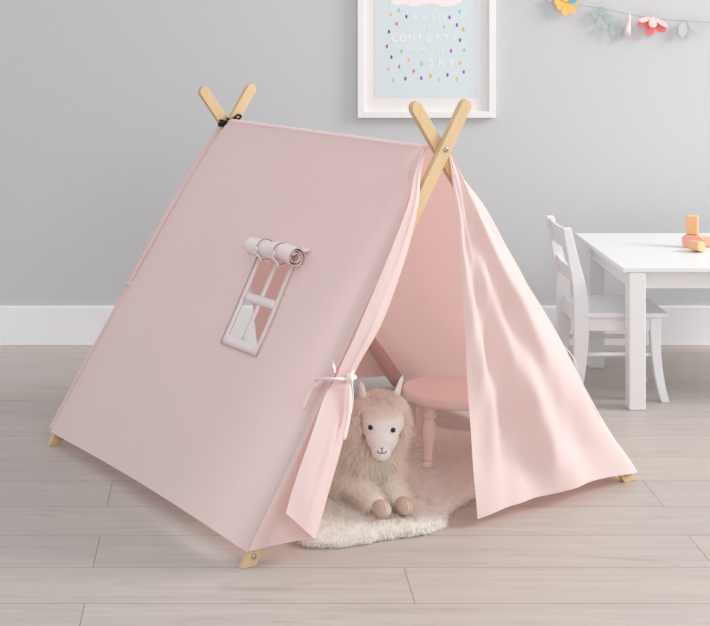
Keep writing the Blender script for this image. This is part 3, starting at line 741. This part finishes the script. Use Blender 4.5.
# ---------------------------------------------------------------- framed print
PY = WY+.014; sc = PY/FP
def wp(px, py, d): return Vector(((px-CX)*(PY-d)/FP, PY-d, H-(py-CY)*(PY-d)/FP))
fx0, fx1 = wp(357.5, 0, .02).x, wp(495.3, 0, .02).x; fz0 = wp(0, 117.8, .02).z; fz1 = fz0+.80
fw = .030
pic = thing('framed_print', 'white framed pale blue raindrop print with a pink cloud hanging on wall', 'picture', ((fx0+fx1)/2, PY, fz0))
bm = bmesh.new()
for (a, b, c, d) in ((fx0, fx0+fw, fz0, fz1), (fx1-fw, fx1, fz0, fz1), (fx0+fw, fx1-fw, fz0, fz0+fw), (fx0+fw, fx1-fw, fz1-fw, fz1)): bx(bm, a, b, PY-.030, PY-.0005, c, d)
from_bm('frame', bm, M['frame'], pic, False, .0015)
box('mat_board', fx0+fw-.001, fx1-fw+.001, PY-.010, PY-.006, fz0+fw-.001, fz1-fw+.001, M['mat'], pic, 0)
ax0, ax1, az0 = wp(374.5, 0, .01).x, wp(478, 0, .01).x, wp(0, 97.5, .01).z
az1 = fz1-(az0-fz0)
box('print', ax0, ax1, PY-.0112, PY-.0101, az0, az1, M['print'], pic, 0)
box('glass', fx0+fw-.002, fx1-fw+.002, PY-.019, PY-.0175, fz0+fw-.002, fz1-fw+.002, M['glass'], pic, 0)
# drops
dcol = dict(Y=(246, 200, 120), O=(246, 178, 96), G=(160, 204, 168), N=(92, 98, 130), P=(228, 110, 150), M=(196, 84, 140), V=(136, 92, 170), D=(104, 72, 118), L=(176, 208, 196))
drops = [(200, 57, 'Y'), (232, 40, 'G'), (262, 65, 'N'), (224, 93, 'P'), (193, 124, 'D'), (185, 182, 'M'), (203, 225, 'N'), (243, 202, 'G'), (272, 237, 'Y'), (192, 272, 'Y'), (234, 262, 'P'), (210, 315, 'L'), (258, 310, 'N'), (291, 280, 'P'), (322, 250, 'G'), (321, 308, 'V'), (357, 300, 'O'), (392, 315, 'L'), (424, 295, 'N'), (432, 68, 'V'), (472, 45, 'G'), (461, 98, 'V'), (487, 115, 'O'), (410, 105, 'L'), (473, 158, 'N'), (438, 200, 'M'), (490, 198, 'G'), (474, 247, 'Y'), (488, 283, 'V'), (462, 312, 'Y')]
ink = {k: mat('ink_'+{'Y':'yellow','O':'orange','G':'green','N':'navy','P':'pink','M':'magenta','V':'violet','D':'plum','L':'mint'}[k], dcol[k], .8, var=.05, vscale=90) for k in dcol}
for x, y, k in drops:
    px, py = 340+x/3.944, y/3.944; r = .0068 if k not in 'YO' else .0076; V = []; nn = 14
    for j in range(nn):
        th = 2*PI*j/nn; sx = math.sin(th)*r*(.5+.5*math.sin(PI*j/nn))*.85; zz = math.cos(th)*r*1.35
        c = wp(px, py, .0117); V.append((c.x+sx, c.y, c.z+zz))
    solid(from_data('raindrop', V, [tuple(range(nn))], ink[k], pic, False), .0003)
# cloud
pts_ = []
scal = [(388, -6), (391, 2), (397, 5.5), (404, 4), (412, 6.5), (422, 5), (432, 3.5), (441, 6.5), (450, 6), (458, 4), (464, -2), (462, -12), (452, -20), (440, -27), (425, -30), (410, -26), (400, -20), (392, -14)]
c3 = [wp(x, y, .0118) for x, y in scal]; cc = catmull(c3+[c3[0]], 90)[:-1]
me = bpy.data.meshes.new('cloud'); me.from_pydata([tuple(v) for v in cc], [], [tuple(range(len(cc)))]); solid(link_mesh('cloud', me, M['cloud'], pic), .0003)
for px_, py_, rr in ((446, -1, .006), (414, -5, .006), (428, -8, .007)):
    bm = bmesh.new(); c = wp(px_, py_, .0121); mt = Matrix.Translation(c) @ Matrix.Rotation(PI/2, 4, 'X'); bmesh.ops.create_circle(bm, cap_ends=True, radius=rr, segments=14, matrix=mt)
    solid(from_bm('cloud_spot', bm, ink['P'], pic), .0003)
# lettering
def lettering(txt, px, py, hpx, step):
    for i, chx in enumerate(txt):
        if chx == ' ': continue
        cu = bpy.data.curves.new('t', 'FONT'); cu.body = chx; cu.align_x = 'CENTER'; cu.align_y = 'CENTER'; cu.size = hpx*sc/.70; cu.extrude = .0002
        o = bpy.data.objects.new('t', cu); COL.objects.link(o); o.rotation_euler = (PI/2, 0, 0); o.location = wp(px+(i-(len(txt)-1)/2)*step, py, .0119)
        bpy.context.view_layer.update(); dg = bpy.context.evaluated_depsgraph_get()
        me = bpy.data.meshes.new_from_object(o.evaluated_get(dg)); me.transform(o.matrix_world); me.name = 'letter'
        bpy.data.objects.remove(o); bpy.data.curves.remove(cu); me.materials.clear()
        link_mesh('letter', me, M['ink_white'], pic)
lettering('RAIN', 428.5, 17.5, 6.2, 9); lettering('IS', 427, 27, 4, 5); lettering('CONFETTI', 424.5, 38.5, 6.6, 8.6); lettering('FROM THE', 425, 50, 4, 5); lettering('SKY', 441.5, 63, 7.5, 10)
# ---------------------------------------------------------------- garland
gy = .022
def gp(px, py, d=gy): return wp(px, py, d)
gar = thing('felt_garland', 'felt flower and leaf garland strung high on the grey wall', 'garland', tuple(gp(620, 12)))
tube('string', [gp(506, -16), gp(530, -5), gp(572, 3.5), gp(605, 9), (gp(628, 14)), gp(650, 18), gp(680, 20.5), gp(712, 22), gp(760, 21), gp(830, 10)], .0016, M['string'], gar, 6, 1, 60)
for q_ in ((506, -16), (830, 10)):
    a_ = gp(*q_); tube('wall_pin', [Vector((a_.x, PY+.0005, a_.z)), Vector((a_.x, PY-.028, a_.z+.001))], [.002, .004], M['steel'], gar, 10, 1, 0)
def petal_poly(px, py, L_, Wd, ang, d, nseg=14, point=.0):
    # teardrop petal in the wall plane; ang measured clockwise from straight down, px units
    c = gp(px, py, d); out = []
    ax = Vector((math.sin(ang), 0, -math.cos(ang))); sd = Vector((math.cos(ang), 0, math.sin(ang)))
    for k in range(nseg*2):
        t = k/(nseg*2)*2*PI; l = (1-math.cos(t))/2; w = math.sin(t)*(.55+.45*l if not point else 1.0)*.5
        if point: w = math.sin(t)*.5*math.sin(PI*min(1, .05+l*.95))**.4
        out.append(c+ax*l*L_*sc+sd*w*Wd*sc)
    return out
def felt_piece(name, polys, material, parent, th=.0025, curlf=0):
    bm = bmesh.new()
    for i, poly in enumerate(polys):
        cc_ = poly[0]; lo = []
        for p in poly:
            q = p.copy(); q.y -= curlf*((p-cc_).length)**1.0 + .0006*i; lo.append(bm.verts.new(q))
        bm.faces.new(lo)
    bmesh.ops.triangulate(bm, faces=bm.faces[:])
    return solid(from_bm(name, bm, material, parent), th)
fy = felt_piece('flower', [petal_poly(565, 1, 11, 10, a, gy+.004) for a in (-1.5, -.7)]+[petal_poly(567, 3, 12.5, 9.5, a, gy+.006) for a in (-.25, .62)]+[petal_poly(567, 2, 11, 10, a, gy+.004) for a in (1.6, 2.6, -2.6)], M['g_yellow'], gar, curlf=.12)
felt_piece('petal', [petal_poly(572, -3, 6.5, 9, .35, gy+.012), petal_poly(572, -3, 7, 8, 2.2, gy+.012)], M['g_blue'], fy)
felt_piece('petal', [petal_poly(556, -4, 9.5, 8, -.9, gy+.002)], M['g_lilac'], fy)
# sage sprig
stem = [gp(593.5, 9), gp(600, 15), gp(607, 23), gp(613, 31)]
lv_ = tube('leaf_sprig', stem, .0022, M['g_sage'], gar, 6, .6, 16)
leaves = [(595, 10, 9, 5, -.15), (597, 9.5, 9, 5, 1.6), (601, 16, 9, 5, -.45), (602, 16, 11, 5, 1.55), (607, 23, 9, 5.5, -.5), (608, 23, 11, 4.8, 1.45), (610, 26, 11, 5, .35)]
felt_piece('leaf', [petal_poly(x, y, l, w, a, gy+.003, 12, 1) for x, y, l, w, a in leaves], M['g_sage'], lv_, curlf=.06)
# tassel
ts = tube('tassel', [gp(629.8, 14), gp(629.6, 16.5), gp(629.2, 19.5), gp(629, 21)], [.003, .006, .007, .0055], M['g_tassel'], gar, 12, 1, 12)
V = []; F = []
for k in range(26):
    th = 2*PI*k/26; a = gp(629, 20.5, gy); b = gp(626.8+3.6*math.cos(th), 36-.8*math.sin(th*3), gy+.012*math.sin(th)); V_, F_ = tube_data([a+Vector((math.cos(th)*.004, -math.sin(th)*.004, 0)), a.lerp(b, .5)+Vector((.003*math.cos(th), 0, 0)), b], [.0016, .0022, .0016], 5); s0 = len(V); V += V_; F += [tuple(i+s0 for i in f) for f in F_]
from_data('tassel_threads', V, F, M['g_tassel'], ts)
# coral flower
cf = felt_piece('flower', [petal_poly(651, 20, 15, 11, a, gy+.003) for a in (-.12,)]+[petal_poly(653, 21, 15.5, 11, .85, gy+.003), petal_poly(649, 20, 12.5, 9, -1.1, gy+.003)], M['g_coral'], gar, curlf=.10)
felt_piece('petal', [petal_poly(652, 18, 13.5, 6, -1.35, gy+.012), petal_poly(653, 16.5, 11, 10, -.05, gy+.014), petal_poly(654, 18, 15.5, 6, 1.0, gy+.013)], M['g_blush'], cf, curlf=.08)
# pale leaves at the right
for x, y, a in ((683.5, 21.5, -.12), (688, 21.5, .85)):
    felt_piece('leaf', [petal_poly(x, y, 17 if a < 0 else 19, 9, a, gy+.003, 12, 1)], M['g_pale'], gar, curlf=.05)
# ---------------------------------------------------------------- light
w = bpy.data.worlds.new('world'); S.world = w; w.use_nodes = True; bg = w.node_tree.nodes['Background']; bg.inputs[0].default_value = (.93, .96, 1.0, 1); bg.inputs[1].default_value = .87
def area(name, loc, target, size, sizey, power, color=(1, 1, 1)):
    ld = bpy.data.lights.new(name, 'AREA'); ld.shape = 'RECTANGLE'; ld.size = size; ld.size_y = sizey; ld.energy = power; ld.color = color
    o = bpy.data.objects.new(name, ld); COL.objects.link(o); o.location = loc
    o.rotation_euler = (Vector(target)-Vector(loc)).to_track_quat('-Z', 'Y').to_euler(); return o
area('window_daylight', (6.8, 4.9, 3.9), (.8, 5.0, .4), 2.4, 2.2, 350, (1, .98, .95))
area('front_fill', (2.2, .2, 2.6), (.6, 5.0, .3), 2.2, 2.0, 38, (1, .98, .96))  # added unseen fill light from the front, brightens llama, rug and tent interior
S.cycles.max_bounces = 16; S.cycles.diffuse_bounces = 8; S.cycles.transmission_bounces = 8; S.cycles.transparent_max_bounces = 16
S.view_settings.view_transform = 'Standard'; S.view_settings.look = 'None'; S.view_settings.exposure = 0; S.view_settings.gamma = 1
S.view_settings.use_curve_mapping = False
